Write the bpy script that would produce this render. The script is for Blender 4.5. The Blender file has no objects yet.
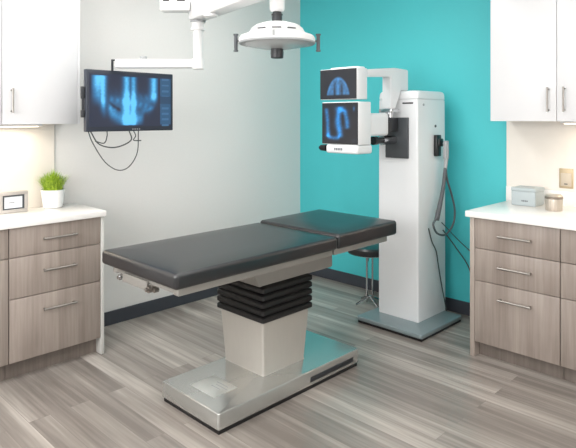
import bpy, bmesh, math, random
from mathutils import Vector, Matrix
random.seed(7)
sc = bpy.context.scene
COL = sc.collection
PI = math.pi

# ------------------------------------------------------------------ camera, world, light, exposure
YAW = math.radians(44.62)
cam_data = bpy.data.cameras.new('camera')
cam = bpy.data.objects.new('camera', cam_data)
COL.objects.link(cam)
cam.location = (3.819, -4.039, 1.5)
cam.rotation_euler = (PI / 2, 0, YAW)
cam_data.sensor_width = 36
cam_data.lens = 569.8 / 576 * 36
cam_data.shift_y = -106.5 / 576
cam_data.clip_start = 0.05
sc.camera = cam

world = bpy.data.worlds.new('world')
sc.world = world
world.use_nodes = True
world.node_tree.nodes['Background'].inputs[0].default_value = (0.9, 0.95, 1.0, 1)
world.node_tree.nodes['Background'].inputs[1].default_value = 0.3

sc.view_settings.view_transform = 'Standard'
sc.view_settings.look = 'None'
sc.view_settings.gamma = 1
sc.view_settings.use_curve_mapping = False
sc.view_settings.exposure = -0.08

CEIL = 2.74
def area(name, loc, sx, sy, power, color=(1, 1, 1), rot=(0, 0, 0)):
    d = bpy.data.lights.new(name, 'AREA')
    d.shape = 'RECTANGLE'; d.size = sx; d.size_y = sy
    d.energy = power; d.color = color
    o = bpy.data.objects.new(name, d)
    o.location = loc; o.rotation_euler = rot
    COL.objects.link(o)
    return o
TROFFERS = [(1.15, -1.75, 19), (2.75, -1.65, 8), (0.95, -4.2, 14), (2.75, -3.9, 16), (4.4, -2.7, 14)]
WX0, WX1, WZ0, WZ1 = 0.7, 3.3, 0.95, 2.45      # unseen window added behind the camera for fill light
area('added_window_fill', ((WX0 + WX1) / 2, -5.13, (WZ0 + WZ1) / 2), WX1 - WX0 - .1, WZ1 - WZ0 - .1, 55, (0.99, 0.99, 1.0), (PI / 2, 0, 0))  # fill lamp added at the invented rear window
area('added_window_fill', (5.33, -2.9, 1.7), 1.9, 1.4, 12, (0.99, 0.99, 1.0), (PI / 2, 0, PI / 2))  # side fill lamp added with its window, both out of view
for lx, ly, pw in TROFFERS:
    area('ceiling_panel_lamp', (lx, ly, CEIL - 0.035), 0.56, 1.16, pw, (1.0, 0.985, 0.96))
area('under_cabinet_lamp', (0.13, -2.86, 1.425), 0.05, 0.55, 1.9, (1.0, 0.86, 0.66))
area('under_cabinet_lamp', (2.86, -0.13, 1.44), 0.45, 0.05, 1.9, (1.0, 0.86, 0.66))

# ------------------------------------------------------------------ materials
def srgb(r, g, b):
    f = lambda c: (c / 255) / 12.92 if c / 255 <= 0.04045 else ((c / 255 + 0.055) / 1.055) ** 2.4
    return (f(r), f(g), f(b), 1)

def mat(name, col, rough=0.5, metal=0.0, noise=0.0, nscale=20, stretch=(1, 1, 1), bump=0.0, coat=0.0, spec=0.5, rvar=0.0):
    m = bpy.data.materials.new(name); m.use_nodes = True
    nt = m.node_tree; N = nt.nodes; L = nt.links
    b = N['Principled BSDF']
    b.inputs['Base Color'].default_value = col
    b.inputs['Roughness'].default_value = rough
    b.inputs['Metallic'].default_value = metal
    b.inputs['Specular IOR Level'].default_value = spec
    b.inputs['Coat Weight'].default_value = coat
    tc = N.new('ShaderNodeTexCoord'); mp = N.new('ShaderNodeMapping')
    mp.inputs['Scale'].default_value = stretch
    L.new(tc.outputs['Object'], mp.inputs['Vector'])
    nz = N.new('ShaderNodeTexNoise'); nz.inputs['Scale'].default_value = nscale
    nz.inputs['Detail'].default_value = 4
    L.new(mp.outputs['Vector'], nz.inputs['Vector'])
    if noise:
        mx = N.new('ShaderNodeMix'); mx.data_type = 'RGBA'
        mx.inputs[6].default_value = tuple(c * (1 - noise) for c in col[:3]) + (1,)
        mx.inputs[7].default_value = tuple(min(1, c * (1 + noise)) for c in col[:3]) + (1,)
        L.new(nz.outputs['Fac'], mx.inputs[0]); L.new(mx.outputs[2], b.inputs['Base Color'])
    if rvar:
        mr = N.new('ShaderNodeMapRange')
        mr.inputs[3].default_value = max(0, rough - rvar); mr.inputs[4].default_value = rough + rvar
        L.new(nz.outputs['Fac'], mr.inputs[0]); L.new(mr.outputs[0], b.inputs['Roughness'])
    if bump:
        bp = N.new('ShaderNodeBump'); bp.inputs['Strength'].default_value = bump
        bp.inputs['Distance'].default_value = 0.002
        L.new(nz.outputs['Fac'], bp.inputs['Height']); L.new(bp.outputs['Normal'], b.inputs['Normal'])
    return m

def emit(name, col, strength):
    m = bpy.data.materials.new(name); m.use_nodes = True
    b = m.node_tree.nodes['Principled BSDF']
    b.inputs['Base Color'].default_value = col
    b.inputs['Emission Color'].default_value = col
    b.inputs['Emission Strength'].default_value = strength
    return m

M = {}
M['wall'] = mat('grey_white_paint', srgb(225, 223, 221), 0.75, noise=0.02, nscale=60, bump=0.05)
M['teal'] = mat('teal_paint', srgb(74, 194, 200), 0.55, noise=0.02, nscale=60, bump=0.05)
M['cream'] = mat('cream_backsplash', srgb(232, 226, 218), 0.5, noise=0.02, nscale=8)
M['ceiling'] = mat('ceiling_tile', srgb(240, 240, 238), 0.85, noise=0.03, nscale=150)
M['base'] = mat('charcoal_baseboard', srgb(60, 64, 72), 0.45, noise=0.05, nscale=15)
M['white'] = mat('white_lacquer', srgb(226, 226, 226), 0.35, noise=0.01, nscale=6)
M['door_white'] = mat('white_cabinet_lacquer', srgb(222, 222, 224), 0.3, noise=0.01, nscale=4)
M['gap'] = mat('dark_gap', srgb(70, 65, 61), 0.8, noise=0.05)
M['gap_white'] = mat('pale_carcass', srgb(170, 170, 172), 0.7, noise=0.03)
M['quartz'] = mat('white_quartz', srgb(244, 241, 238), 0.22, noise=0.03, nscale=30)
M['panel_grey'] = mat('pale_grey_end_panel', srgb(205, 204, 200), 0.45, noise=0.02)
M['nickel'] = mat('brushed_nickel', srgb(158, 153, 148), 0.32, 1.0, noise=0.08, nscale=80, stretch=(1, 1, 8))
M['steel'] = mat('brushed_steel', srgb(190, 191, 188), 0.2, 0.7, noise=0.05, nscale=12, stretch=(30, 1, 30), rvar=0.05)
M['steel_ped'] = mat('satin_steel_sheet', srgb(186, 182, 175), 0.40, 0.3, noise=0.04, nscale=10, stretch=(6, 6, 1))
M['rail'] = mat('painted_grey_rail', srgb(152, 149, 144), 0.4, 0.25, noise=0.04)
M['vinyl'] = mat('black_vinyl', srgb(22, 23, 27), 0.31, noise=0.04, nscale=40, bump=0.0, spec=0.85)
M['bellow'] = mat('black_rubber', srgb(15, 15, 16), 0.5, noise=0.1)
M['dark'] = mat('dark_plastic', srgb(44, 46, 50), 0.4, noise=0.08)
M['bezel'] = mat('charcoal_bezel', srgb(46, 52, 64), 0.35, noise=0.05)
M['black'] = mat('black_plastic', srgb(22, 22, 24), 0.35, noise=0.08)
M['plate'] = mat('charcoal_plate', srgb(66, 70, 74), 0.45, noise=0.06)
M['mach'] = mat('machine_white', srgb(228, 230, 232), 0.28, noise=0.01, nscale=5)
M['mach_base'] = mat('blue_grey_metal', srgb(142, 156, 160), 0.3, 0.3, noise=0.05)
M['chrome'] = mat('chrome', srgb(200, 200, 202), 0.15, 1.0, noise=0.04)
M['greyp'] = mat('grey_plastic', srgb(170, 172, 174), 0.45, noise=0.05)
M['hose'] = mat('grey_hose', srgb(84, 88, 92), 0.5, noise=0.08)
M['cable'] = mat('dark_cable', srgb(70, 72, 72), 0.5, noise=0.05)
M['lens'] = mat('frosted_lamp_lens', srgb(188, 192, 193), 0.25, noise=0.04, nscale=25)
M['pot'] = mat('white_ceramic', srgb(240, 240, 240), 0.35, noise=0.01)
M['soil'] = mat('dark_soil', srgb(60, 48, 36), 0.95, noise=0.4, nscale=200)
M['silver'] = mat('silver_frame', srgb(188, 182, 177), 0.35, 0.3, noise=0.1, nscale=60)
M['card'] = mat('white_card', srgb(228, 232, 236), 0.6, noise=0.01)
M['ink'] = mat('grey_ink', srgb(110, 114, 120), 0.6, noise=0.01)
M['boxgrey'] = mat('pale_grey_box', srgb(174, 184, 187), 0.4, noise=0.03)
M['tin'] = mat('ribbed_champagne_metal', srgb(196, 186, 174), 0.3, 0.6, noise=0.1)
M['tin_dark'] = mat('dark_champagne_band', srgb(140, 130, 120), 0.35, 0.6, noise=0.1)
M['outlet'] = mat('tan_outlet_metal', srgb(186, 168, 138), 0.4, 0.35, noise=0.05)
M['outlet_face'] = mat('beige_outlet_face', srgb(196, 184, 166), 0.45, noise=0.04)
M['diffuser'] = emit('lit_diffuser', (1, 0.99, 0.97, 1), 1.5)
M['warmstrip'] = emit('warm_led_strip', (1, 0.86, 0.66, 1), 3.0)

def grass_mat():
    m = bpy.data.materials.new('grass_green'); m.use_nodes = True
    N = m.node_tree.nodes; L = m.node_tree.links; b = N['Principled BSDF']
    oi = N.new('ShaderNodeTexCoord'); nz = N.new('ShaderNodeTexNoise'); nz.inputs['Scale'].default_value = 60
    L.new(oi.outputs['Object'], nz.inputs['Vector'])
    cr = N.new('ShaderNodeValToRGB')
    cr.color_ramp.elements[0].position = 0.3; cr.color_ramp.elements[0].color = srgb(92, 140, 22)
    cr.color_ramp.elements[1].position = 0.7; cr.color_ramp.elements[1].color = srgb(188, 212, 66)
    L.new(nz.outputs['Fac'], cr.inputs[0]); L.new(cr.outputs[0], b.inputs['Base Color'])
    b.inputs['Roughness'].default_value = 0.5
    b.inputs['Subsurface Weight'].default_value = 0.0
    return m
M['grass'] = grass_mat()

def wood_mat(name, dark, mid, light, seed=0.0, rough=0.42):
    """vertical-grain grey-brown laminate"""
    m = bpy.data.materials.new(name); m.use_nodes = True
    N = m.node_tree.nodes; L = m.node_tree.links; b = N['Principled BSDF']
    geo = N.new('ShaderNodeNewGeometry')
    oi = N.new('ShaderNodeObjectInfo')
    mp = N.new('ShaderNodeMapping'); mp.inputs['Scale'].default_value = (1, 1, 0.05)
    mp.inputs['Location'].default_value = (seed, seed, 0)
    L.new(geo.outputs['Position'], mp.inputs['Vector'])
    n1 = N.new('ShaderNodeTexNoise'); n1.inputs['Scale'].default_value = 13; n1.inputs['Detail'].default_value = 2
    n2 = N.new('ShaderNodeTexNoise'); n2.inputs['Scale'].default_value = 75; n2.inputs['Detail'].default_value = 3
    L.new(mp.outputs[0], n1.inputs['Vector']); L.new(mp.outputs[0], n2.inputs['Vector'])
    mx = N.new('ShaderNodeMix'); mx.data_type = 'FLOAT'; mx.inputs[0].default_value = 0.38
    L.new(n1.outputs['Fac'], mx.inputs[2]); L.new(n2.outputs['Fac'], mx.inputs[3])
    cr = N.new('ShaderNodeValToRGB'); e = cr.color_ramp.elements
    e[0].position = 0.34; e[0].color = dark; e[1].position = 0.66; e[1].color = light
    k = e.new(0.5); k.color = mid
    L.new(mx.outputs[0], cr.inputs[0]); L.new(cr.outputs[0], b.inputs['Base Color'])
    b.inputs['Roughness'].default_value = rough
    return m
M['wood'] = wood_mat('grey_brown_laminate', srgb(138, 126, 118), srgb(153, 141, 133), srgb(168, 156, 147))
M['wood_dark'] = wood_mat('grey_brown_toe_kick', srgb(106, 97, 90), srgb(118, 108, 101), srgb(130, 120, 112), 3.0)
M['wood_light'] = wood_mat('pale_laminate_edge', srgb(158, 146, 137), srgb(168, 156, 147), srgb(176, 165, 156), 5.0)

def floor_mat():
    m = bpy.data.materials.new('grey_plank_vinyl'); m.use_nodes = True
    N = m.node_tree.nodes; L = m.node_tree.links; b = N['Principled BSDF']
    tc = N.new('ShaderNodeTexCoord')
    br = N.new('ShaderNodeTexBrick')
    br.offset = 0.37; br.inputs['Scale'].default_value = 1
    br.inputs['Brick Width'].default_value = 1.5; br.inputs['Row Height'].default_value = 0.105
    br.inputs['Mortar Size'].default_value = 0.0012; br.inputs['Mortar Smooth'].default_value = 0.3
    br.inputs['Color1'].default_value = (0, 0, 0, 1); br.inputs['Color2'].default_value = (1, 1, 1, 1)
    br.inputs['Mortar'].default_value = (0.3, 0.3, 0.3, 1)
    L.new(tc.outputs['Object'], br.inputs['Vector'])
    # streaks along the planks, shifted per plank
    sep = N.new('ShaderNodeSeparateColor'); L.new(br.outputs['Color'], sep.inputs[0])
    mp = N.new('ShaderNodeMapping'); mp.inputs['Scale'].default_value = (0.6, 15, 1)
    cmb = N.new('ShaderNodeCombineXYZ')
    mul = N.new('ShaderNodeMath'); mul.operation = 'MULTIPLY'; mul.inputs[1].default_value = 9
    L.new(sep.outputs[0], mul.inputs[0]); L.new(mul.outputs[0], cmb.inputs[2])
    L.new(tc.outputs['Object'], mp.inputs['Vector'])
    add = N.new('ShaderNodeVectorMath'); add.operation = 'ADD'
    L.new(mp.outputs[0], add.inputs[0]); L.new(cmb.outputs[0], add.inputs[1])
    nz = N.new('ShaderNodeTexNoise'); nz.inputs['Scale'].default_value = 1.0; nz.inputs['Detail'].default_value = 3
    L.new(add.outputs[0], nz.inputs['Vector'])
    fine = N.new('ShaderNodeTexNoise'); fine.inputs['Scale'].default_value = 4.0; fine.inputs['Detail'].default_value = 5
    L.new(add.outputs[0], fine.inputs['Vector'])
    def mth(op, a, bb):
        n = N.new('ShaderNodeMath'); n.operation = op
        for i, v in enumerate((a, bb)):
            if isinstance(v, (int, float)): n.inputs[i].default_value = v
            else: L.new(v, n.inputs[i])
        return n.outputs[0]
    t = mth('ADD', mth('MULTIPLY', sep.outputs[0], 0.26), mth('MULTIPLY', nz.outputs['Fac'], 0.95))
    t = mth('ADD', t, mth('MULTIPLY', fine.outputs['Fac'], 0.3))
    t = mth('SUBTRACT', t, 0.32)
    cr = N.new('ShaderNodeValToRGB'); e = cr.color_ramp.elements
    e[0].position = 0.24; e[0].color = srgb(126, 118, 112)
    e[1].position = 0.78; e[1].color = srgb(194, 186, 178)
    k = e.new(0.5); k.color = srgb(155, 147, 140)
    L.new(t, cr.inputs[0])
    mm = N.new('ShaderNodeMix'); mm.data_type = 'RGBA'
    L.new(br.outputs['Fac'], mm.inputs[0]); L.new(cr.outputs[0], mm.inputs[6]); mm.inputs[7].default_value = srgb(128, 120, 114)
    L.new(mm.outputs[2], b.inputs['Base Color'])
    rr = N.new('ShaderNodeMapRange'); rr.inputs[3].default_value = 0.26; rr.inputs[4].default_value = 0.38
    L.new(fine.outputs['Fac'], rr.inputs[0]); L.new(rr.outputs[0], b.inputs['Roughness'])
    b.inputs['Specular IOR Level'].default_value = 0.6
    return m
M['floor'] = floor_mat()

def screen_mat():
    m = bpy.data.materials.new('lit_screen'); m.use_nodes = True
    N = m.node_tree.nodes; L = m.node_tree.links; b = N['Principled BSDF']
    at = N.new('ShaderNodeVertexColor'); at.layer_name = 'picture'
    b.inputs['Base Color'].default_value = (0.01, 0.01, 0.012, 1)
    L.new(at.outputs['Color'], b.inputs['Emission Color'])
    b.inputs['Emission Strength'].default_value = 1.15
    b.inputs['Roughness'].default_value = 0.35
    return m
M['screen'] = screen_mat()

# ------------------------------------------------------------------ mesh helpers (everything is written in room coordinates)
def V(*a): return Vector(a)

def box(bm, x0, x1, y0, y1, z0, z1, bev=0.0, seg=2):
    r = bmesh.ops.create_cube(bm, size=1.0)
    vs = r['verts']
    for v in vs:
        v.co = V(x0 + (v.co.x + .5) * (x1 - x0), y0 + (v.co.y + .5) * (y1 - y0), z0 + (v.co.z + .5) * (z1 - z0))
    if bev > 0:
        es = list({e for v in vs for e in v.link_edges})
        bmesh.ops.bevel(bm, geom=es, offset=bev, segments=seg, profile=0.5, affect='EDGES')

def ring_rect(x0, x1, y0, y1, r, z, n=6):
    pts = []
    for cx, cy, a0 in ((x1 - r, y1 - r, 0), (x0 + r, y1 - r, PI / 2), (x0 + r, y0 + r, PI), (x1 - r, y0 + r, 1.5 * PI)):
        for i in range(n + 1):
            a = a0 + PI / 2 * i / n
            pts.append(V(cx + r * math.cos(a), cy + r * math.sin(a), z))
    return pts

def loft(bm, rings, cap0=True, cap1=True):
    vr = [[bm.verts.new(p) for p in ring] for ring in rings]
    n = len(vr[0])
    for a, b in zip(vr, vr[1:]):
        for i in range(n):
            j = (i + 1) % n
            bm.faces.new((a[i], a[j], b[j], b[i]))
    if cap0: bm.faces.new(list(reversed(vr[0])))
    if cap1: bm.faces.new(vr[-1])
    return vr

def slab(bm, x0, x1, y0, y1, z0, z1, rc, re, seg=5, crown=0.0):
    """rounded-rectangle slab with rounded top and bottom edges"""
    rings = []
    for i in range(seg + 1):
        a = PI / 2 * i / seg
        ins = re * (1 - math.sin(a)); z = z0 + re * (1 - math.cos(a))
        rings.append(ring_rect(x0 + ins, x1 - ins, y0 + ins, y1 - ins, max(rc - ins, .002), z))
    for i in range(seg + 1):
        a = PI / 2 * i / seg
        ins = re * (1 - math.cos(a)); z = z1 - re * (1 - math.sin(a))
        rings.append(ring_rect(x0 + ins, x1 - ins, y0 + ins, y1 - ins, max(rc - ins, .002), z))
    if crown:
        for t, h in ((0.03, .45), (.07, .8), (.12, 1)):
            rings.append(ring_rect(x0 + re + t, x1 - re - t, y0 + re + t, y1 - re - t, max(rc - re - t, .004), z1 + crown * h))
    loft(bm, rings)

def cyl(bm, p0, p1, r0, r1=None, n=20, cap=True):
    p0 = Vector(p0); p1 = Vector(p1); r1 = r0 if r1 is None else r1
    d = (p1 - p0).normalized()
    u = d.orthogonal().normalized(); w = d.cross(u)
    rg = lambda p, r: [p + (u * math.cos(2 * PI * i / n) + w * math.sin(2 * PI * i / n)) * r for i in range(n)]
    loft(bm, [rg(p0, r0), rg(p1, r1)], cap, cap)

def lathe(bm, cx, cy, prof, n=40):
    """prof: list of (radius, z) bottom/outside order; closed with caps"""
    rings = [[V(cx + r * math.cos(2 * PI * i / n), cy + r * math.sin(2 * PI * i / n), z) for i in range(n)] for r, z in prof]
    loft(bm, rings)

def smooth_path(pts, k=8):
    P = [Vector(p) for p in pts]
    P = [2 * P[0] - P[1]] + P + [2 * P[-1] - P[-2]]
    out = []
    for i in range(1, len(P) - 2):
        a, b, c, d = P[i - 1], P[i], P[i + 1], P[i + 2]
        for j in range(k):
            t = j / k
            out.append(.5 * ((2 * b) + (c - a) * t + (2 * a - 5 * b + 4 * c - d) * t * t + (3 * b - a - 3 * c + d) * t ** 3))
    out.append(P[-2])
    return out

def tube(bm, pts, r, n=8, k=8, radii=None):
    path = smooth_path(pts, k) if k > 1 else [Vector(p) for p in pts]
    m = len(path)
    t0 = (path[1] - path[0]).normalized(); u = t0.orthogonal().normalized()
    rings = []
    for i, p in enumerate(path):
        t = (path[min(i + 1, m - 1)] - path[max(i - 1, 0)]).normalized()
        u = (u - t * u.dot(t)).normalized(); w = t.cross(u)
        rr = r if radii is None else radii[0] + (radii[1] - radii[0]) * i / (m - 1)
        rings.append([p + (u * math.cos(2 * PI * q / n) + w * math.sin(2 * PI * q / n)) * rr for q in range(n)])
    loft(bm, rings)

def obox(bm, c, ax, ay, hx, hy, z0, z1, bev=0.0):
    """box with horizontal axes ax, ay about centre c"""
    b2 = bmesh.new(); box(b2, -hx, hx, -hy, hy, z0, z1, bev)
    Mx = Matrix(((ax[0], ay[0], 0, c[0]), (ax[1], ay[1], 0, c[1]), (0, 0, 1, 0), (0, 0, 0, 1)))
    bmesh.ops.transform(b2, matrix=Mx, verts=b2.verts)
    me = bpy.data.meshes.new('t'); b2.to_mesh(me); b2.free(); bm.from_mesh(me); bpy.data.meshes.remove(me)

ORG = {}
def link_mesh(name, bm, m, origin, parent=None, smooth=True):
    bmesh.ops.recalc_face_normals(bm, faces=bm.faces)
    bmesh.ops.translate(bm, vec=-Vector(origin), verts=bm.verts)
    me = bpy.data.meshes.new(name); bm.to_mesh(me); bm.free()
    me.materials.append(m)
    o = bpy.data.objects.new(name, me); COL.objects.link(o)
    if smooth:
        me.shade_smooth()
        me.set_sharp_from_angle(angle=math.radians(38))
    return o

def part(name, parent, m, fn, label=None, smooth=True, stuff=False):
    bm = bmesh.new(); fn(bm)
    org = ORG[parent.name]
    o = link_mesh(name, bm, m, org, smooth=smooth)
    o.parent = parent
    ORG[o.name] = org
    if label: o['label'] = label
    if stuff: o['kind'] = 'stuff'
    return o

def thing(name, label, cat, loc, group=None):
    o = bpy.data.objects.new(name, None); COL.objects.link(o)
    o.empty_display_size = 0.05
    o.location = loc; ORG[o.name] = Vector(loc)
    o['label'] = label; o['category'] = cat
    if group: o['group'] = group
    return o

def solo(name, label, cat, loc, m, fn, group=None, smooth=True):
    bm = bmesh.new(); fn(bm)
    o = link_mesh(name, bm, m, loc, smooth=smooth)
    o.location = loc; ORG[o.name] = Vector(loc)
    o['label'] = label; o['category'] = cat
    if group: o['group'] = group
    return o

def struct(name, m, fn, loc=(0, 0, 0)):
    bm = bmesh.new(); fn(bm)
    o = link_mesh(name, bm, m, loc, smooth=False)
    o.location = loc; o['kind'] = 'structure'
    return o

B = lambda *a, **k: (lambda bm: box(bm, *a, **k))

# ------------------------------------------------------------------ room shell
RX, RY = 5.4, -5.2
struct('floor', M['floor'], B(-0.1, RX + .1, RY - .1, 0.1, -0.1, 0))
struct('ceiling', M['ceiling'], B(-0.1, RX + .1, RY - .1, 0.1, CEIL, CEIL + 0.1))
struct('wall_left', M['wall'], B(-0.1, 0, RY, 0.1, 0, CEIL))
struct('wall_back', M['teal'], B(0, RX + .1, 0, 0.1, 0, CEIL))
struct('wall_right', M['wall'], B(RX, RX + .1, RY - .1, 0, 0, CEIL))
struct('wall_front', M['wall'], B(-0.1, RX, RY - .1, RY, 0, CEIL))
def added_win(bm):
    box(bm, WX0 - .06, WX1 + .06, RY, RY + .03, WZ0 - .06, WZ0, .002); box(bm, WX0 - .06, WX1 + .06, RY, RY + .03, WZ1, WZ1 + .06, .002)
    for x in (WX0 - .06, (WX0 + WX1) / 2 - .02, WX1): box(bm, x, x + .06, RY, RY + .03, WZ0, WZ1, .002)
struct('added_window_1', M['white'], added_win)  # frame of the rear window, added out of view
struct('added_window_2', M['white'], lambda bm: [box(bm, RX - .03, RX, *a, .002) for a in ((-3.96, -1.84, .94, 1.0), (-3.96, -1.84, 2.4, 2.46), (-3.96, -3.9, 1.0, 2.4), (-1.9, -1.84, 1.0, 2.4))])  # frame of the side window, likewise added and unseen
struct('fill_blind_1', M['diffuser'], B(WX0, WX1, RY + .001, RY + .012, WZ0, WZ1))       # glowing blind added as fill behind the camera
struct('fill_blind_2', M['diffuser'], B(RX - .012, RX - .001, -3.9, -1.9, 1.0, 2.4))      # glowing blind added as fill on the right wall
struct('trim_1', M['cream'], B(2.056, RX, -0.012, 0, 0.9, CEIL, bev=0.001))       # pale wall panel behind the right-hand counter
struct('trim_2', M['cream'], B(0, 0.010, RY, -2.415, 0.9, 1.5, bev=0.001))         # pale wall panel behind the left-hand counter
def bb_left(bm):
    box(bm, 0, 0.014, -2.27, 0, 0, 0.098, 0.002)
def bb_back(bm):
    box(bm, 0.014, 2.07, -0.014, 0, 0, 0.098, 0.002)
struct('baseboard_left', M['base'], bb_left)
struct('baseboard_back', M['base'], bb_back)

# ------------------------------------------------------------------ ceiling panel lights (above the frame)
for i, (lx, ly, pw) in enumerate(TROFFERS):
    where = ['beyond the examination table by the grey wall', 'over the x-ray machine side of the room', 'over the left-hand counter',
             'over the middle of the near floor', 'over the right-hand side of the room'][i]
    t = thing('ceiling_light', 'white rectangular ceiling light panel ' + where, 'ceiling light', (lx, ly, CEIL - 0.028), 'ceiling light panels')
    def fr(bm, lx=lx, ly=ly):
        for a in ((lx - .31, lx + .31, ly - .61, ly - .58), (lx - .31, lx + .31, ly + .58, ly + .61),
                  (lx - .31, lx - .28, ly - .58, ly + .58), (lx + .28, lx + .31, ly - .58, ly + .58)):
            box(bm, *a, CEIL - .028, CEIL - .0005)
    part('frame', t, M['white'], fr)
    part('diffuser', t, M['diffuser'], lambda bm, lx=lx, ly=ly: box(bm, lx - .279, lx + .279, ly - .579, ly + .579, CEIL - .02, CEIL - .001))

# ------------------------------------------------------------------ bar handles
def bar_handle(bm, p0, p1, out, r=0.0065, stand=0.028, inset=0.012):
    """bar between p0 and p1 on a surface; 'out' is the outward direction"""
    p0 = Vector(p0); p1 = Vector(p1); out = Vector(out); d = (p1 - p0).normalized()
    a = p0 + out * stand; b = p1 + out * stand
    cyl(bm, a - d * 0, b, r, n=12)
    for q, s in ((p0 + d * inset, 1), (p1 - d * inset, -1)):
        cyl(bm, q, q + out * stand, r * 0.9, n=10)

# ------------------------------------------------------------------ left base cabinets (fronts face +X)
LF = 0.441
ZC = 0.875
Z1, Z2, Z3 = 0.702, 0.467, 0.105
G = 0.002
def left_cab(y0, y1, label, fronts, grp):
    t = thing('base_cabinet', label, 'cabinet', ((LF) / 2, (y0 + y1) / 2, 0), grp)
    part('body', t, M['gap'], B(0.004, LF - 0.02, y0 + .0005, y1 - .0005, 0.10, ZC))
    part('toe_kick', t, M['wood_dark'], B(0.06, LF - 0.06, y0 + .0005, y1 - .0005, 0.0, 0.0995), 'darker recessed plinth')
    for kind, za, zb, hz in fronts:
        d = part(kind, t, M['wood'], B(LF - 0.0195, LF, y0 + G, y1 - G, za + G, zb - G, bev=0.0012))
        if kind == 'drawer':
            ym = (y0 + y1) / 2 + .01
            part('handle', d, M['nickel'], lambda bm, ym=ym, hz=hz: bar_handle(bm, (LF, ym - .1, hz), (LF, ym + .1, hz), (1, 0, 0)), 'brushed metal bar handle')
        else:
            part('handle', d, M['nickel'], lambda bm, y0=y0: bar_handle(bm, (LF, y0 + .05, .45), (LF, y0 + .05, .63), (1, 0, 0)), 'brushed metal bar handle')
    return t
grpL = 'wood laminate base cabinets under the left counter'
left_cab(-2.857, -2.304, 'grey-brown laminate cabinet with three drawers at the free end of the left-hand counter',
         [('drawer', Z1, ZC - .003, .79), ('drawer', Z2, Z1, .605), ('drawer', Z3, Z2, .376)], grpL)
left_cab(-3.40, -2.858, 'grey-brown laminate cabinet cut by the left picture edge, drawer above a door',
         [('drawer', Z1, ZC - .003, .79), ('door', Z3, Z1, 0)], grpL)
solo('end_panel', 'pale grey upright end panel closing the left-hand row of cabinets', 'panel', (LF / 2, -2.30, 0), M['panel_grey'],
     B(0.004, LF + 0.002, -2.3035, -2.281, 0, ZC - .0005, bev=0.002))
def lcount(bm):
    box(bm, 0.011, LF + 0.028, -3.40, -2.279, ZC, 0.912, bev=0.004)
solo('countertop', 'white quartz countertop carrying the potted grass and silver clock, on the left', 'countertop', (0.23, -2.8, ZC), M['quartz'], lcount)

# ------------------------------------------------------------------ right base cabinets (fronts face -Y)
RF = -0.669
R1, R2, R3 = 0.683, 0.481, 0.095
def right_cab(x0, x1, label, xh):
    t = thing('base_cabinet', label, 'cabinet', ((x0 + x1) / 2, RF / 2, 0), 'wood laminate base cabinets under the right counter')
    part('body', t, M['gap'], B(x0 + .0005, x1 - .0005, RF + 0.02, -0.016, 0.10, ZC))
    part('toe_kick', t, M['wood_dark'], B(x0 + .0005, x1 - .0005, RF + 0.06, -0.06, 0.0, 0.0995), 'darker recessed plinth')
    for za, zb, hz in ((R1, ZC - .003, .778), (R2, R1, .588), (R3, R2, .392)):
        d = part('drawer', t, M['wood'], B(x0 + G, x1 - G, RF, RF + 0.0195, za + G, zb - G, bev=0.0012))
        part('handle', d, M['nickel'], lambda bm, hz=hz: bar_handle(bm, (xh - .1, RF, hz), (xh + .1, RF, hz), (0, -1, 0)), 'brushed metal bar handle')
right_cab(2.139, 2.652, 'grey-brown laminate cabinet with three drawers at the free end of the right-hand counter', 2.398)
right_cab(2.653, 3.20, 'grey-brown laminate drawer cabinet cut by the right picture edge', 2.93)
solo('end_panel', 'grey-brown wooden end panel closing the right-hand row of cabinets', 'panel', (2.12, RF / 2, 0), M['wood_light'],
     B(2.108, 2.1385, RF - .001, -0.016, 0, ZC - .0005, bev=0.002))
def rcount(bm):
    box(bm, 2.088, 3.22, RF - 0.026, -0.014, ZC, 0.912, bev=0.004)
rc_ = solo('countertop', 'white quartz countertop carrying the grey box and ribbed tin, on the right', 'countertop', (2.6, -0.34, ZC), M['quartz'], rcount)
part('upstand', rc_, M['quartz'], B(2.062, 3.22, -0.034, -0.0135, 0.900, 1.008, bev=0.002), 'low white upstand along the wall')

# ------------------------------------------------------------------ wall cabinets
def wall_cab_left():
    t = thing('wall_cabinet', 'white two-door wall cabinet above the potted grass, on the left', 'cabinet', (0.12, -2.83, 1.46))
    y0, ym, y1 = -3.30, -2.832, -2.368
    part('body', t, M['gap_white'], B(0.011, 0.24, y0, y1 - .002, 1.463, 2.50))
    part('end_panel', t, M['door_white'], B(0.011, 0.258, y1 - .0015, y1 + .014, 1.459, 2.50, bev=.001))
    for a, b, hy in ((y0, ym, ym - .052), (ym, y1, ym + .052)):
        d = part('door', t, M['door_white'], B(0.2405, 0.26, a + .0015, b - .0025, 1.459, 2.499, bev=0.002))
        part('handle', d, M['nickel'], lambda bm, hy=hy: bar_handle(bm, (0.26, hy, 1.527), (0.26, hy, 1.675), (1, 0, 0), r=.006), 'brushed metal bar handle')
wall_cab_left()
def wall_cab_right():
    t = thing('wall_cabinet', 'white two-door wall cabinet above the grey box, on the right', 'cabinet', (2.5, -0.17, 1.476))
    x0, xm, x1 = 2.084, 2.514, 2.95
    part('body', t, M['gap_white'], B(x0 + .018, x1, -0.31, -0.013, 1.480, 2.50))
    part('end_panel', t, M['door_white'], B(x0, x0 + .0175, -0.328, -0.013, 1.476, 2.50, bev=.001))
    for a, b, hx in ((x0 + .001, xm, xm - .048), (xm, x1, xm + .048)):
        d = part('door', t, M['door_white'], B(a + .0015, b - .0015, -0.33, -0.3105, 1.476, 2.499, bev=0.002))
        part('handle', d, M['nickel'], lambda bm, hx=hx: bar_handle(bm, (hx, -0.33, 1.535), (hx, -0.33, 1.69), (0, -1, 0), r=.006), 'brushed metal bar handle')
wall_cab_right()
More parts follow.
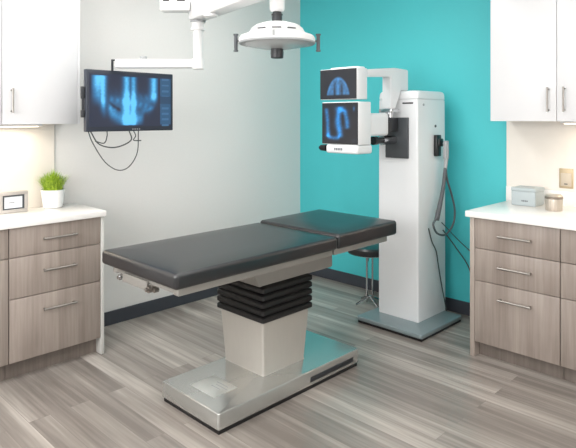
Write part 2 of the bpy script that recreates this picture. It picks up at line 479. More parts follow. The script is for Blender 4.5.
t = thing('under_cabinet_light', 'slim warm light strip under the left wall cabinet', 'light', (0.13, -2.86, 1.44), 'warm strips under the wall cabinets')
part('housing', t, M['white'], B(0.09, 0.17, -3.16, -2.56, 1.446, 1.462, bev=.002))
part('diffuser', t, M['warmstrip'], B(0.105, 0.155, -3.14, -2.58, 1.440, 1.4455))
t = thing('under_cabinet_light', 'slim warm light strip under the right wall cabinet', 'light', (2.78, -0.13, 1.455), 'warm strips under the wall cabinets')
part('housing', t, M['white'], B(2.48, 2.94, -0.17, -0.09, 1.463, 1.479, bev=.002))
part('diffuser', t, M['warmstrip'], B(2.50, 2.92, -0.155, -0.105, 1.457, 1.4625))

# ------------------------------------------------------------------ examination table
tb = thing('examination_table', 'black padded examination table on a steel column in the middle of the room', 'examination table', (1.475, -1.83, 0))
bs = part('base', tb, M['steel'], lambda bm: slab(bm, 1.222, 1.705, -2.362, -1.285, 0.022, 0.104, 0.012, 0.006, 3), 'brushed steel box base')
part('plinth', bs, M['black'], B(1.234, 1.696, -2.353, -1.294, 0.0, 0.0215), 'recessed plinth, black for the contact shadow')  # contact shadow under the table base put into the plinth colour
part('side_slot', bs, M['dark'], B(1.7045, 1.7075, -1.72, -1.345, 0.042, 0.070, bev=.001), 'long dark slot in the base side')
part('floor_plate', bs, mat('pale_base_plate', srgb(206, 208, 204), 0.3, 0.5, noise=0.03), B(1.365, 1.565, -2.28, -2.125, 0.1035, 0.1055, bev=.0006), 'paler rectangular plate')
def plate_lines(bm):
    for k, (a, b) in enumerate(((1.44, 1.53), (1.46, 1.55), (1.45, 1.52))):
        box(bm, a, b, -2.165 - k * .022, -2.158 - k * .022, 0.1054, 0.106)
part('print', bs, M['greyp'], plate_lines, 'faint grey lines of print')
PC = (1.405, -1.785)
def ped(bm):
    rr = lambda h, z: ring_rect(PC[0] - h, PC[0] + h, PC[1] - h, PC[1] + h, 0.012, z, 3)
    loft(bm, [rr(.166, .1035), rr(.163, .112), rr(.183, .415)])
part('pedestal', tb, M['steel_ped'], ped, 'flared sheet steel column')
def bell(bm):
    rings = []
    n = 5; z = .398; dz = (.596 - .398) / n
    for k in range(n):
        for h, f in ((.180, 0), (.194, .10), (.198, .2), (.198, .72), (.194, .84)):
            hh = h
            rings.append(ring_rect(PC[0] - hh, PC[0] + hh, PC[1] - hh, PC[1] + hh, 0.012, z + dz * (k + f), 3))
    rings.append(ring_rect(PC[0] - .180, PC[0] + .180, PC[1] - .180, PC[1] + .180, 0.012, .596, 3))
    loft(bm, rings)
part('bellows', tb, M['bellow'], bell, 'black rubber bellows in five folds')
def supp(bm):
    # yoke whose underside slopes up towards the head end
    x0, x1 = 1.30, 1.58
    P = [(-1.985, .594), (-1.39, .594), (-1.385, .60), (-1.385, .728), (-2.06, .728), (-1.99, .60)]
    vs = []
    for x in (x0, x1):
        vs.append([bm.verts.new((x, y, z)) for y, z in P])
    n = len(P)
    for i in range(n):
        j = (i + 1) % n
        bm.faces.new((vs[0][i], vs[0][j], vs[1][j], vs[1][i]))
    bm.faces.new(list(reversed(vs[0]))); bm.faces.new(vs[1])
    bmesh.ops.bevel(bm, geom=list(bm.edges), offset=0.004, segments=2, affect='EDGES')
part('support_box', tb, M['rail'], supp, 'grey steel yoke under the top')
def frame(bm):
    for y0, y1 in ((-2.625, -1.60), (-1.585, -1.075)):
        for x in ((1.195, 1.235), (1.722, 1.762)):
            box(bm, x[0], x[1], y0, y1, .728, .772, .003)
        box(bm, 1.2345, 1.7225, y0, y0 + .04, .735, .772, .003)
        box(bm, 1.2345, 1.7225, y1 - .04, y1, .735, .772, .003)
    box(bm, 1.2345, 1.7225, -2.2, -1.40, .7275, .766, .002)
part('top_frame', tb, M['rail'], frame, 'grey metal rail frame under the pads')
part('clamp_knob', tb, M['chrome'], lambda bm: (cyl(bm, (1.285, -2.610, .722), (1.285, -2.642, .722), .014), cyl(bm, (1.285, -2.641, .722), (1.285, -2.65, .722), .008), box(bm, 1.275, 1.295, -2.63, -2.60, .722, .736)), 'round metal clamp knob')
part('clamp_knob', tb, M['nickel'], lambda bm: (cyl(bm, (1.555, -2.612, .720), (1.555, -2.648, .720), .016), cyl(bm, (1.555, -2.647, .720), (1.555, -2.66, .720), .009), box(bm, 1.54, 1.57, -2.635, -2.60, .722, .736), cyl(bm, (1.583, -2.612, .718), (1.583, -2.635, .718), .010)), 'round metal clamp knob')
part('crossbar', tb, M['rail'], B(1.31, 1.53, -2.6385, -2.6255, .706, .750, bev=.002), 'pale flat bar between the two knobs')
part('body_pad', tb, M['vinyl'], lambda bm: slab(bm, 1.150, 1.803, -2.668, -1.598, .768, .838, .020, .018, 6, crown=.006), 'long black vinyl pad')
def head(bm):
    slab(bm, 1.150, 1.803, -1.5965, -1.020, .768, .846, .020, .018, 6, crown=.010)
    for v in bm.verts:
        t = (v.co.y + 1.596) / .56
        if v.co.z > .80: v.co.z += .004 + t * .006
part('head_pad', tb, M['vinyl'], head, 'shorter raised black vinyl head pad')

# ------------------------------------------------------------------ x-ray machine
CX0, CX1, CY0, CY1 = 1.30, 1.642, -0.524, -0.135
xm = thing('dental_x_ray_machine', 'white column x-ray machine with two blue-lit monitors against the teal wall', 'x-ray machine', (1.5, -0.4, 0))
mb = part('base', xm, M['mach_base'], lambda bm: slab(bm, 1.240, 1.788, -0.712, -0.155, 0.018, 0.046, 0.02, 0.006, 3), 'flat blue-grey metal base')
part('plinth', mb, M['black'], B(1.250, 1.780, -0.704, -0.163, 0, .0175), 'recessed plinth, black for the contact shadow')  # plinth coloured black to stand in for the shadow gap
def colm(bm):
    rings = [ring_rect(CX0 + o0, CX1 + o1, CY0, CY1, .014, z, 5) for z, o0, o1 in ((.0465, 0, .002), (1.0, .001, 0), (1.628, .004, -.004))]
    loft(bm, rings)
part('column', xm, M['mach'], colm)
def cap(bm):
    x0, x1, y0, y1 = CX0 + .002, CX1 - .002, CY0 - .002, CY1 + .002
    rings = [ring_rect(x0 + .008, x1 - .008, y0 + .008, y1 - .008, .012, 1.6275, 6), ring_rect(x0 + .006, x1 - .006, y0 + .006, y1 - .006, .014, 1.634, 6),
             ring_rect(x0, x1, y0, y1, .022, 1.636, 6), ring_rect(x0, x1, y0, y1, .03, 1.672, 6)]
    for i in range(1, 6):
        a = PI / 2 * i / 5; ins = .025 * (1 - math.cos(a))
        rings.append(ring_rect(x0 + ins, x1 - ins, y0 + ins, y1 - ins, .035, 1.672 + .022 * math.sin(a), 6))
    loft(bm, rings)
part('column_cap', xm, M['mach'], cap, 'rounded white cap')
part('mounting_plate', xm, M['plate'], B(1.378, 1.568, -0.545, -0.5215, 1.205, 1.50, bev=.004), 'upright charcoal mounting plate')
part('vent_slot', xm, M['black'], B(1.515, 1.603, -0.5275, -0.5205, 1.598, 1.609, bev=.001), 'thin black slot')
part('status_button', xm, M['greyp'], lambda bm: cyl(bm, (1.634, -.445, 1.592), (1.642, -.445, 1.592), .009), 'small grey button')
part('status_button', xm, M['hose'], lambda bm: cyl(bm, (1.636, -.283, 1.437), (1.644, -.283, 1.437), .010), 'small blue-grey button')
# gantry arm: reaches forward (-Y) from the column top, post down to the bracket
XA = 1.503
def gantry(bm):
    x0, x1 = XA - .075, XA
    P = [(-.43, 1.850), (-.43, 1.696), (-.528, 1.696), (-.54, 1.66), (-.60, 1.56), (-.655, 1.56), (-.655, 1.79), (-.935, 1.775), (-.935, 1.825), (-.60, 1.855)]
    vs = [[bm.verts.new((x, y, z)) for y, z in P] for x in (x0, x1)]
    n = len(P)
    for i in range(n):
        j = (i + 1) % n
        bm.faces.new((vs[0][i], vs[0][j], vs[1][j], vs[1][i]))
    bm.faces.new(list(reversed(vs[0]))); bm.faces.new(vs[1])
    bmesh.ops.recalc_face_normals(bm, faces=bm.faces)
    bmesh.ops.bevel(bm, geom=list(bm.edges), offset=0.006, segments=2, affect='EDGES')
part('gantry_arm', xm, M['mach'], gantry, 'white angular arm')
part('arm_collar', xm, M['chrome'], lambda bm: (slab(bm, XA - .11, XA + .01, -.66, -.546, 1.535, 1.562, .02, .004, 2), cyl(bm, (XA - .05, -.60, 1.50), (XA - .05, -.60, 1.536), .03)), 'pale metal collar')
def lowarm(bm):
    slab(bm, XA - .10, XA - .002, -.908, -.665, 1.372, 1.530, .03, .02, 4)
part('lower_arm', xm, M['mach'], lowarm, 'white rounded lower arm')
part('arm_carriage', xm, M['dark'], B(XA - .09, XA - .01, -.664, -.5455, 1.40, 1.50, bev=.006), 'dark carriage linking arm and plate')
def knobk(bm):
    cyl(bm, (XA - .05, -.76, 1.338), (XA - .05, -.80, 1.338), .030)
    cyl(bm, (XA - .05, -.70, 1.338), (XA - .05, -.761, 1.338), .021)
kn = part('clamp_knob', xm, M['black'], knobk, 'black clamp knob')
part('clamp_sleeve', xm, M['chrome'], lambda bm: (cyl(bm, (XA - .05, -.545, 1.338), (XA - .05, -.70, 1.338), .032),), 'bright metal sleeve')

def screen(name, parent, x0, x1, z0, z1, org, axis, pic, nx, nz, off):
    """a lit screen: fine grid with the picture in its own colours; axis 'x' (faces -Y) or 'y' (faces +X)"""
    bm = bmesh.new(); vs = []
    lay = bm.verts.layers.float_color.new('picture')
    for j in range(nz + 1):
        row = []
        for i in range(nx + 1):
            u, v = i / nx, j / nz
            a = x0 + (x1 - x0) * u; z = z0 + (z1 - z0) * v
            vv = bm.verts.new((a, off, z) if axis == 'x' else (off, a, z))
            c = pic(u, v); vv[lay] = srgb(*[max(0, min(255, q)) for q in c]); row.append(vv)
        vs.append(row)
    for j in range(nz):
        for i in range(nx):
            bm.faces.new((vs[j][i], vs[j][i + 1], vs[j + 1][i + 1], vs[j + 1][i]))
    # thickness: a rim going back into the housing
    back = .004 if axis == 'x' else -.004
    border = [vs[0][i] for i in range(nx + 1)] + [vs[j][nx] for j in range(1, nz + 1)] + [vs[nz][i] for i in range(nx - 1, -1, -1)] + [vs[j][0] for j in range(nz - 1, 0, -1)]
    bk = []
    for v in border:
        w = bm.verts.new(v.co + (V(0, back, 0) if axis == 'x' else V(back, 0, 0))); w[lay] = (0, 0, 0, 1); bk.append(w)
    n = len(border)
    for i in range(n):
        j = (i + 1) % n
        bm.faces.new((border[i], bk[i], bk[j], border[j]))
    bm.faces.new(bk)
    o = link_mesh(name, bm, M['screen'], org, smooth=False)
    o.parent = parent
    return o

def gs(x, c, s): return math.exp(-((x - c) / s) ** 2)
def mixc(base, adds):
    r, g, b = base
    for (R, G_, B_), k in adds:
        r += R * k; g += G_ * k; b += B_ * k
    return (r, g, b)
def sstep(a, b, x):
    t = max(0, min(1, (x - a) / (b - a))); return t * t * (3 - 2 * t)
def hsh(i, j):
    v = math.sin(i * 12.9898 + j * 78.233) * 43758.5453
    return v - math.floor(v)
def pic_upper(u, v):
    # jaw seen from above: bright dome of two lobes round a pale ridge
    h = max(v - .12, 0) / .64
    d = ((u - .51) / (.33 - .05 * h)) ** 2 + h ** 2
    ins = (1 - sstep(.78, 1.12, d)) * sstep(.08, .15, v)
    ridge = gs(u, .51, .045) * (1 - sstep(.6, .78, v))
    lobes = gs(u, .33, .07) * gs(v, .28, .22) + gs(u, .70, .07) * gs(v, .28, .22)
    rim = gs(d, .86, .2)
    dark = gs(u, .41, .022) + gs(u, .62, .022)
    k = ins * (.55 + .3 * rim + .35 * ridge + .25 * lobes - .4 * dark * (1 - sstep(.35, .6, v)) + .22 * (hsh(int(u * 24), int(v * 14)) - .5))
    return mixc((30, 32, 38), [((44, 112, 168), max(0, k))])
def pic_lower(u, v):
    k = 0
    xl = .13 + .03 * math.sin(v * 4)
    k += .75 * gs(u, xl, .06) * sstep(.12, .2, v) * (1 - sstep(.84, .92, v))
    k += .7 * gs(v, .13 + .9 * (u - .38) ** 2, .05) * sstep(.10, .16, u) * (1 - sstep(.48, .54, u))
    k += .45 * gs(u, .20, .05) * gs(v, .22, .1)
    c = .49 + .03 * math.sin(v * 7 + .6)
    w = .08 + .03 * sstep(.72, .88, v) + .02 * gs(v, .45, .12)
    k += 1.0 * gs(u, c, w) * sstep(.10, .2, v) * (1 - sstep(.88, .96, v))
    k += .8 * gs(u, .69 - .035 * math.cos(v * 7), .068) * sstep(.32, .42, v) * (1 - sstep(.78, .88, v))
    k += .6 * gs(v, .84, .06) * gs(u, .58, .1)
    k -= .35 * gs(u, .60, .02) * sstep(.4, .5, v) * (1 - sstep(.66, .76, v))
    k += .15 * (hsh(int(u * 26), int(v * 30)) - .5) * (k > .3)
    k += .6 * gs(u, .91, .03) * gs(v, .86, .06)
    k += .10 * (u > .84) * (.03 < v < .14) * hsh(int(u * 40), int(v * 60))
    return mixc((26, 26, 32), [((22, 118, 190), max(0, k))])
def pic_main(u, v):
    # panoramic jaw picture: bright blocks left and right, two-strand spine, mottled tooth band, bright chin arch
    top = 1 - sstep(.955, .975, v)
    k = 0
    k += 1.0 * gs(u, .09, .062) * sstep(.34, .60, v) * (.8 + .2 * math.sin(v * 9))
    k += .8 * gs(u, .16, .04) * sstep(.22, .55, v)
    k -= .15 * gs(u, .125, .012) * (1 - sstep(.75, .95, v)) * sstep(.3, .5, v)
    k += .35 * gs(u, .13 + .05 * (1 - v), .035) * sstep(.1, .3, v) * (1 - sstep(.45, .6, v))
    k += .95 * gs(u, .775, .052) * sstep(.42, .62, v)
    k += .3 * gs(u, .785, .03) * sstep(.3, .5, v) * (1 - sstep(.6, .7, v))
    k += .85 * gs(u, .43, .045) + .72 * gs(u, .52, .036) + .15 * gs(u, .475, .05)
    k -= .25 * gs(u, .478, .012) * sstep(.2, .5, v)
    mid = gs(v, .46, .17) * sstep(.19, .25, u) * (1 - sstep(.70, .80, u))
    k += mid * (.42 + .26 * (math.sin(u * 88 + 2 * math.sin(v * 9)) * .5 + .5) * (math.sin(v * 33 + u * 11) * .5 + .5))
    yc = .04 + 1.9 * (u - .47) ** 2 * (1.6 if u < .4 else 1.0)
    k += .62 * gs(v, yc + .08, .125) * sstep(.18, .26, u) * (1 - sstep(.60, .67, u))
    yr = .28 + 2.4 * max(0, u - .6) ** 2
    k += .30 * gs(v, yr + .02, .05) * sstep(.60, .66, u) * (1 - sstep(.75, .8, u))
    k -= .45 * gs(v, yc + .24, .035) * sstep(.2, .27, u) * (1 - sstep(.34, .38, u))
    k *= top * (sstep(.01, .035, u)) * (1 - sstep(.82, .845, u)) * sstep(.01, .04, v)
    k *= .94 + .12 * hsh(int(u * 50), int(v * 30))
    k = max(0, min(1.0, k))
    c = mixc((32, 40, 62), [((20, 130, 180), min(k, 1))])
    if k > .6: c = mixc(c, [((80, 55, 20), min(1, (k - .6) * 1.5))])
    if u > .86:
        c = (38, 82, 118) if (.03 < v < .97) else (34, 42, 66)
        if int(v * 26) % 3 == 0 and .88 < u < .97: c = (58, 104, 142)
        if .45 < v < .6: c = (34, 66, 96)
    return c

YM = -1.044
um = part('upper_monitor', xm, M['mach'], lambda bm: (box(bm, 1.178, XA, YM + .001, -.93, 1.622, 1.832, .006, 3), slab(bm, 1.25, XA - .005, YM + .012, -.932, 1.82, 1.842, .03, .008, 3)), 'white box monitor housing')
part('bezel', um, M['black'], B(1.182, XA - .004, YM - .003, YM + .004, 1.626, 1.828, bev=.002), 'black screen surround')
screen('screen', um, 1.186, XA - .008, 1.630, 1.824, ORG[xm.name], 'x', pic_upper, 60, 40, YM - .0035)
lm = part('lower_monitor', xm, M['mach'], lambda bm: box(bm, 1.196, XA + .012, YM + .001, -.905, 1.316, 1.606, .006, 3), 'white box monitor housing')
part('bezel', lm, M['black'], B(1.200, XA + .008, YM - .003, YM + .004, 1.320, 1.600, bev=.002), 'black screen surround')
screen('screen', lm, 1.204, XA + .004, 1.325, 1.596, ORG[xm.name], 'x', pic_lower, 60, 56, YM - .0035)
cb = part('control_bar', xm, M['mach'], lambda bm: slab(bm, 1.235, XA + .012, YM - .008, -.885, 1.256, 1.315, .018, .014, 4), 'white rounded bar under the screens')
def barprint(bm):
    for k in range(5):
        x = 1.315 + k * .015
        box(bm, x, x + .010, YM - .0095, YM - .0075, 1.278, 1.294)
part('print', cb, M['ink'], barprint, 'short row of small grey characters')
part('adjustment_knob', xm, M['black'], lambda bm: (cyl(bm, (1.234, -1.0, 1.287), (1.205, -1.0, 1.287), .012), cyl(bm, (1.206, -1.0, 1.287), (1.150, -1.0, 1.287), .024, .020), cyl(bm, (1.151, -1.0, 1.287), (1.138, -1.0, 1.287), .012)), 'black turning knob')

part('handpiece_holder', xm, M['black'], lambda bm: (box(bm, 1.6425, 1.668, -.312, -.245, 1.215, 1.372, .005), box(bm, 1.660, 1.676, -.285, -.225, 1.285, 1.345, .008)), 'black holder on the column side')

# handpiece hanging in the holder with its hose
hp = thing('handpiece', 'slim grey handpiece with looping hose hanging on the white machine column', 'handpiece', (1.70, -0.30, 0.75))
def hpb(bm):
    tube(bm, [(1.700, -.245, 1.315), (1.705, -.235, 1.24), (1.700, -.245, 1.12)], .016, n=12, k=6, radii=(.021, .012))
    box(bm, 1.688, 1.716, -.262, -.215, 1.19, 1.33, .010)
part('body', hp, M['greyp'], hpb, 'pale grey handpiece body')
part('grip', hp, M['hose'], lambda bm: tube(bm, [(1.700, -.246, 1.13), (1.699, -.27, 1.0), (1.697, -.315, .87), (1.695, -.36, .76)], .014, n=12, k=6, radii=(.012, .019)), 'darker tapering grip')
part('hose', hp, M['hose'], lambda bm: tube(bm, [(1.70, -.372, .775), (1.70, -.415, .735), (1.70, -.36, .665), (1.70, -.24, .64), (1.70, -.13, .70), (1.70, -.105, .80), (1.70, -.15, .92), (1.70, -.225, 1.06), (1.70, -.235, 1.20)], .0075, n=8, k=8), 'dark looping hose')
solo('power_cable', 'thin dark cable hanging down the machine column side to the floor', 'cable', (1.67, -.2, 0.05), M['cable'],
     lambda bm: tube(bm, [(1.653, -.40, .70), (1.656, -.36, .60), (1.656, -.30, .52), (1.656, -.27, .42), (1.656, -.22, .25), (1.68, -.19, .06)], .0045, n=6, k=8))
solo('power_cable', 'thin dark cable against the teal wall running from the machine column to the baseboard', 'cable', (1.75, -.05, 0.05), M['cable'],
     lambda bm: tube(bm, [(1.655, -.20, .66), (1.70, -.09, .52), (1.78, -.03, .36), (1.80, -.025, .18), (1.80, -.03, .052)], .0045, n=6, k=8))
solo('power_cable', 'thin dark cable slanting across the teal wall towards the right-hand cabinets', 'cable', (1.95, -.05, 0.3), M['cable'],
     lambda bm: tube(bm, [(1.655, -.22, .72), (1.72, -.09, .58), (1.82, -.03, .47), (1.95, -.02, .35), (2.09, -.018, .26)], .0035, n=6, k=8))

# ------------------------------------------------------------------ stool behind the table
st = thing('stool', 'round black-topped stool on thin chrome legs between table and x-ray machine', 'stool', (1.06, -0.305, 0))
part('seat', st, M['vinyl'], lambda bm: lathe(bm, 1.06, -.305, [(.14, .409), (.175, .413), (.185, .428), (.185, .458), (.172, .472), (.13, .478), (.05, .480)], 36))
part('seat_plate', st, M['white'], lambda bm: lathe(bm, 1.06, -.305, [(.05, .392), (.12, .396), (.125, .405), (.11, .4085)], 32), 'pale disc under the seat')
def pole(bm):
    for d in (-.016, .016):
        cyl(bm, (1.06 + d, -.305 + d, .012), (1.06 + d, -.305 + d, .394), .008, n=10)
part('pole', st, M['chrome'], pole)
part('brace', st, M['chrome'], lambda bm: tube(bm, [(.995, -.375, .432), (1.03, -.305, .40), (1.05, -.315, .34)], .007, k=4))
for k in range(4):
    a = k * PI / 2 + YAW + .4
    def foot(bm, a=a):
        tube(bm, [(1.06, -.305, .06), (1.06 + .06 * math.cos(a), -.305 + .06 * math.sin(a), .035), (1.06 + .125 * math.cos(a), -.305 + .125 * math.sin(a), .009)], .008, k=5)
    part('foot', st, M['chrome'], foot)

# ------------------------------------------------------------------ monitor arm with ceiling mast
fw = (-math.sin(YAW), math.cos(YAW)); rt = (math.cos(YAW), math.sin(YAW))
JX, JY = .886, -1.876
am = thing('ceiling_boom', 'white jointed ceiling arm reaching across to the wall-side x-ray monitor', 'ceiling boom', (1.62, -2.046, CEIL - .001))
BE = (1.70, -2.065)
def beam(bm):
    c = ((JX + BE[0]) / 2, (JY + BE[1]) / 2)
    d = Vector((BE[0] - JX, BE[1] - JY)); L_ = d.length / 2 + .03; d.normalize()
    obox(bm, c, d, (-d.y, d.x), L_, .055, 2.112, 2.24, .012)
part('upper_beam', am, M['white'], beam)
part('mast', am, M['white'], lambda bm: (cyl(bm, (1.62, -2.046, 2.2395), (1.62, -2.046, CEIL - .03), .045, n=28), cyl(bm, (1.62, -2.046, CEIL - .031), (1.62, -2.046, CEIL - .001), .12, n=36)), 'ceiling mast with round flange')
part('riser', am, M['white'], lambda bm: cyl(bm, (JX - .02, JY - .005, 2.2395), (JX - .02, JY - .005, 2.60), .024, n=20), 'slim upright tube')
part('joint_collar', am, M['white'], lambda bm: lathe(bm, JX, JY, [(.030, 2.045), (.044, 2.05), (.046, 2.062), (.040, 2.07), (.040, 2.095), (.046, 2.10), (.040, 2.1015)], 28))
part('joint_ring', am, M['greyp'], lambda bm: lathe(bm, JX, JY, [(.040, 2.1015), (.048, 2.103), (.048, 2.111), (.040, 2.1125)], 28), 'dark joint ring')
part('drop_post', am, M['white'], lambda bm: cyl(bm, (JX, JY, 1.87), (JX, JY, 2.046), .029, .033, n=24))
def lowbar(bm):
    a = Vector((.515, -2.24)); b = Vector((JX + .02, JY + .02)); d = (b - a).normalized()
    c = (a + b) / 2
    obox(bm, c, d, (-d.y, d.x), (b - a).length / 2, .03, 1.812, 1.868, .010)
    cyl(bm, (JX, JY, 1.806), (JX, JY, 1.872), .040, n=24)
part('lower_beam', am, M['white'], lowbar)
part('beam_cap', am, M['greyp'], lambda bm: cyl(bm, (.64, -2.118, 1.866), (.64, -2.118, 1.885), .022, n=16), 'small grey cap')
part('hanger', am, M['dark'], lambda bm: (box(bm, .452, .465, -2.240, -2.228, 1.66, 1.870, .002), box(bm, .452, .465, -2.240, -2.175, 1.862, 1.872, .002)), 'thin dark hanger bracket')
part('swivel_disc', am, M['white'], lambda bm: lathe(bm, 1.135, -1.97, [(.02, 2.088), (.042, 2.093), (.044, 2.108), (.03, 2.1125)], 24))
def jbox(bm):
    a = Vector((.732, -2.045)); b = Vector((.868, -1.918)); d = (b - a).normalized(); c = (a + b) / 2
    obox(bm, c, d, (-d.y, d.x), (b - a).length / 2, .05, 2.165, 2.32, .008)
part('joint_box', am, M['white'], jbox, 'white housing box at the beam end')
for t, hw in ((.22, .020), (.72, .026)):
  def jvent(bm, t=t, hw=hw):
    a = Vector((.732, -2.045)); b = Vector((.868, -1.918)); d = (b - a).normalized(); n = Vector((d.y, -d.x)); 
    c = a + (b - a) * t + n * .050
    obox(bm, c, d, (-d.y, d.x), hw, .002, 2.222, 2.236)
  part('vent', am, M['dark'], jvent, 'dark slot')


# ------------------------------------------------------------------ wall-side monitor
wm = thing('monitor', 'wide black monitor showing a blue jaw x-ray beside the left wall cabinet', 'monitor', (0.48, -2.12, 1.41))
MX = 0.5
ho = part('housing', wm, M['bezel'], lambda bm: box(bm, MX - .035, MX, -2.430, -1.803, 1.412, 1.797, .005, 3))
part('back_cover', wm, M['dark'], lambda bm: slab(bm, MX - .065, MX - .034, -2.33, -1.93, 1.48, 1.74, .01, .008, 3))
part('mount_plate', wm, M['greyp'], B(MX - .078, MX - .064, -2.30, -2.20, 1.56, 1.68, bev=.003))
screen('screen', wm, -2.411, -1.823, 1.442, 1.774, ORG[wm.name], 'y', pic_main, 130, 72, MX + .0012)
def dots(bm):
    for k in range(4):
        box(bm, MX - .0005, MX + .0015, -2.115 + k * .016, -2.107 + k * .016, 1.422, 1.428)
part('buttons', wm, M['greyp'], dots, 'row of tiny pale buttons')
part('side_clip', wm, M['dark'], lambda bm: (box(bm, MX - .03, MX - .01, -2.452, -2.4295, 1.615, 1.69, .003), box(bm, MX - .03, MX - .01, -2.452, -2.4295, 1.50, 1.545, .003), box(bm, MX - .026, MX - .014, -2.447, -2.437, 1.54, 1.62, .002)), 'dark clip on the side')
def cb_(label, pts, r=.0035):
    solo('monitor_cable', label, 'cable', pts[0], M['cable'], lambda bm: tube(bm, pts, r, n=6, k=8), 'cables under the wall monitor')
cb_('longest thin cable looping lowest below the wall monitor', [(.468, -2.40, 1.413), (.468, -2.37, 1.34), (.468, -2.29, 1.22), (.468, -2.20, 1.162), (.468, -2.12, 1.18), (.468, -2.06, 1.27), (.468, -2.052, 1.413)])
cb_('shorter dark cable in a shallow loop below the wall monitor', [(.478, -2.39, 1.413), (.478, -2.34, 1.338), (.478, -2.26, 1.31), (.478, -2.18, 1.318), (.478, -2.11, 1.355), (.478, -2.125, 1.413)], .0042)
cb_('short cable curling up at the left below the wall monitor', [(.458, -2.35, 1.352), (.458, -2.29, 1.338), (.458, -2.27, 1.38), (.458, -2.27, 1.413)])
cb_('short cable stub at the right below the wall monitor', [(.490, -2.10, 1.413), (.490, -2.085, 1.38), (.490, -2.10, 1.352), (.490, -2.045, 1.348)])

# ------------------------------------------------------------------ examination lamp
LX, LY = 1.60, -1.875
sl = thing('examination_lamp', 'round white examination lamp hanging over the table', 'lamp', (LX, LY, CEIL - .001))
part('shade', sl, M['white'], lambda bm: lathe(bm, LX, LY, [(.190, 1.9095), (.2075, 1.9095), (.207, 1.930), (.198, 1.942), (.160, 1.956), (.150, 1.966), (.140, 1.984), (.115, 2.002), (.06, 2.017), (.03, 2.02)], 64))
part('trim_ring', sl, M['greyp'], lambda bm: lathe(bm, LX, LY, [(.190, 1.8985), (.204, 1.898), (.209, 1.9025), (.2085, 1.9085), (.196, 1.909)], 64), 'grey ring round the rim')
part('lens', sl, M['lens'], lambda bm: lathe(bm, LX, LY, [(.04, 1.873), (.10, 1.878), (.16, 1.890), (.184, 1.9025), (.185, 1.908), (.15, 1.91)], 48), 'greyish translucent underside')
part('centre_handle', sl, M['dark'], lambda bm: lathe(bm, LX, LY, [(.030, 1.822), (.034, 1.825), (.036, 1.85), (.034, 1.875)], 28), 'dark grip in the centre')
for a0 in (-.55, .0, .55):
    def slots(bm, a=a0 + YAW - PI / 2):
        c = Vector((LX + .1505 * math.cos(a), LY + .1505 * math.sin(a)))
        obox(bm, c, (-math.sin(a), math.cos(a)), (math.cos(a), math.sin(a)), .024, .002, 1.966, 1.971)
    part('vent', sl, M['dark'], slots, 'thin dark slot in the crown')
part('neck', sl, M['dark'], lambda bm: lathe(bm, LX, LY, [(.028, 2.018), (.028, 2.052), (.031, 2.056), (.031, 2.062), (.024, 2.066), (.024, 2.078)], 24), 'dark ribbed neck')
part('stem', sl, M['white'], lambda bm: (lathe(bm, LX, LY, [(.02, 2.072), (.034, 2.078), (.041, 2.09), (.041, CEIL - .03)], 28), cyl(bm, (LX, LY, CEIL - .031), (LX, LY, CEIL - .001), .09, n=32)))
for s in (-1, 1):
    def hnd(bm, s=s):
        p = Vector((LX + rt[0] * s * .224, LY + rt[1] * s * .224))
        cyl(bm, (p.x, p.y, 1.862), (p.x, p.y, 1.952), .010, n=14)
        cyl(bm, (p.x, p.y, 1.946), (p.x, p.y, 1.954), .014, n=14)
        cyl(bm, (p.x, p.y, 1.858), (p.x, p.y, 1.866), .013, n=14)
        q = Vector((LX + rt[0] * s * .2, LY + rt[1] * s * .2))
        cyl(bm, (q.x, q.y, 1.915), (p.x, p.y, 1.915), .006, n=10)
    part('side_handle', sl, M['hose'], hnd, 'dark upright side handle')
part('front_tab', sl, M['greyp'], lambda bm: obox(bm, (LX - fw[0] * .207 - rt[0] * .014, LY - fw[1] * .207 - rt[1] * .014), rt, fw, .006, .004, 1.918, 1.946), 'small grey tab on the rim')

# ------------------------------------------------------------------ counter objects
pp = thing('potted_grass', 'bright green grass in a white pot on the left-hand countertop', 'potted plant', (.096, -2.462, .912))
def pot(bm):
    lathe(bm, .096, -2.462, [(.056, .9125), (.060, .915), (.075, 1.024), (.076, 1.028), (.072, 1.029), (.065, 1.010), (.03, 1.008)], 40)
part('pot', pp, M['pot'], pot)
part('soil', pp, M['soil'], lambda bm: lathe(bm, .096, -2.462, [(.063, 1.0085), (.0635, 1.012), (.03, 1.015)], 24))
def grass(bm):
    rnd = random.Random(3)
    for k in range(620):
        a = rnd.uniform(0, 2 * PI); r0 = .058 * math.sqrt(rnd.random())
        bx, by = .096 + r0 * math.cos(a), -2.462 + r0 * math.sin(a)
        a2 = a + rnd.uniform(-.7, .7); lean = (r0 / .058) * rnd.uniform(.02, .085) + rnd.uniform(0, .012)
        h = rnd.uniform(.13, .205) * (1 - .35 * r0 / .058)
        w = rnd.uniform(.0018, .003); sx, sy = -math.sin(a2) * w, math.cos(a2) * w
        prev = None
        for i in range(5):
            t = i / 4
            x = bx + math.cos(a2) * lean * t ** 1.7; y = by + math.sin(a2) * lean * t ** 1.7
            x = max(x, .014)
            z = 1.012 + h * (t - .18 * t * t); ww = (1 - t) ** .6 if i < 4 else .05
            p = (bm.verts.new((x - sx * ww, y - sy * ww, z)), bm.verts.new((x + sx * ww, y + sy * ww, z)))
            if prev: bm.faces.new((prev[0], prev[1], p[1], p[0]))
            prev = p
part('grass', pp, M['grass'], grass, 'dense tuft of bright green blades', stuff=True)

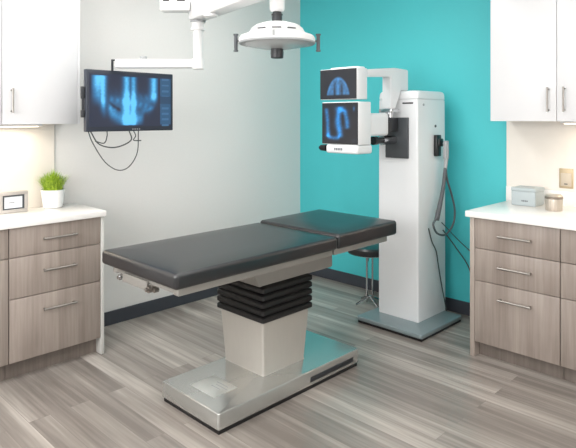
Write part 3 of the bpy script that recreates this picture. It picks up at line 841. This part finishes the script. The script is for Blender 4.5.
ck = thing('desk_clock', 'silver-framed desk clock with a white face standing on the left-hand countertop', 'clock', (.135, -2.72, .912))
FY0, FY1 = -2.812, -2.640
def ckf(bm):
    for a in ((FY0, FY1, .9125, .934), (FY0, FY1, 1.022, 1.042), (FY0, FY0 + .022, .934, 1.022), (FY1 - .022, FY1, .934, 1.022)):
        box(bm, .115, .150, *a, .0025)
part('frame', ck, M['silver'], ckf)
part('inner_frame', ck, M['plate'], lambda bm: [box(bm, .125, .1465, *a) for a in ((FY0 + .021, FY1 - .021, .9335, .941), (FY0 + .021, FY1 - .021, 1.012, 1.0225), (FY0 + .021, FY0 + .031, .941, 1.012), (FY1 - .033, FY1 - .021, .941, 1.012))], 'dark inner edge')
part('face', ck, M['card'], B(.126, .142, FY0 + .0305, FY1 - .0325, .9405, 1.0125), 'white face')
def ckp(bm):
    rnd = random.Random(5)
    y = -2.755
    for k in range(7):
        h = rnd.uniform(.003, .007)
        box(bm, .1418, .1428, y, y + .0035, .975 - h / 2, .975 + h / 2); y += .0055
    for k in range(3):
        box(bm, .1418, .1428, -2.745 + k * .012, -2.737 + k * .012, .962, .9635)
part('print', ck, M['ink'], ckp, 'small grey writing')

gb = thing('tissue_box', 'pale grey rectangular box on the right-hand countertop beside the ribbed tin', 'box', (2.27, -.15, .912))
part('body', gb, M['boxgrey'], lambda bm: slab(bm, 2.188, 2.350, -.240, -.085, .9125, 1.006, .008, .003, 3))
part('lid', gb, M['boxgrey'], lambda bm: slab(bm, 2.186, 2.352, -.242, -.083, 1.0065, 1.030, .008, .004, 3))
def slotb(bm): slab(bm, 2.225, 2.315, -.185, -.14, 1.029, 1.0315, .02, .0005, 1)
part('opening', gb, M['greyp'], slotb, 'darker oval opening')
def gbp(bm):
    for k in range(4):
        x = 2.258 + k * .011
        box(bm, x, x + .008, -.2412, -.2395, .940, .950)
part('print', gb, M['ink'], gbp, 'row of small dark characters')

tn = thing('ribbed_tin', 'round ribbed champagne metal tin on the right-hand countertop', 'tin', (2.484, -.29, .912))
def tinb(bm):
    n = 72; prof = [(.046, .9125), (.048, .918), (.050, .982), (.049, .986)]
    rings = []
    for r, z in prof:
        rings.append([V(2.484 + (r + (.0018 if (i // 2) % 2 else 0)) * math.cos(2 * PI * i / n), -.29 + (r + (.0018 if (i // 2) % 2 else 0)) * math.sin(2 * PI * i / n), z) for i in range(n)])
    loft(bm, rings)
part('body', tn, M['tin'], tinb)
part('band', tn, M['tin_dark'], lambda bm: lathe(bm, 2.484, -.29, [(.048, .9855), (.053, .987), (.054, .999), (.051, 1.002)], 48), 'darker rim band')
part('lid', tn, M['tin'], lambda bm: lathe(bm, 2.484, -.29, [(.050, 1.0015), (.051, 1.006), (.046, 1.012), (.02, 1.015)], 48))

ol = thing('wall_outlet', 'tan metal outlet plate on the pale wall above the ribbed tin', 'outlet', (2.465, -.0125, 1.09))
part('plate', ol, M['outlet'], B(2.421, 2.510, -.0185, -.0122, 1.026, 1.158, bev=.002))
part('socket_face', ol, M['outlet_face'], B(2.431, 2.500, -.022, -.0183, 1.040, 1.128, bev=.0015), 'paler face')
part('switch', ol, M['plate'], B(2.455, 2.476, -.0235, -.0218, 1.052, 1.058), 'small dark mark')
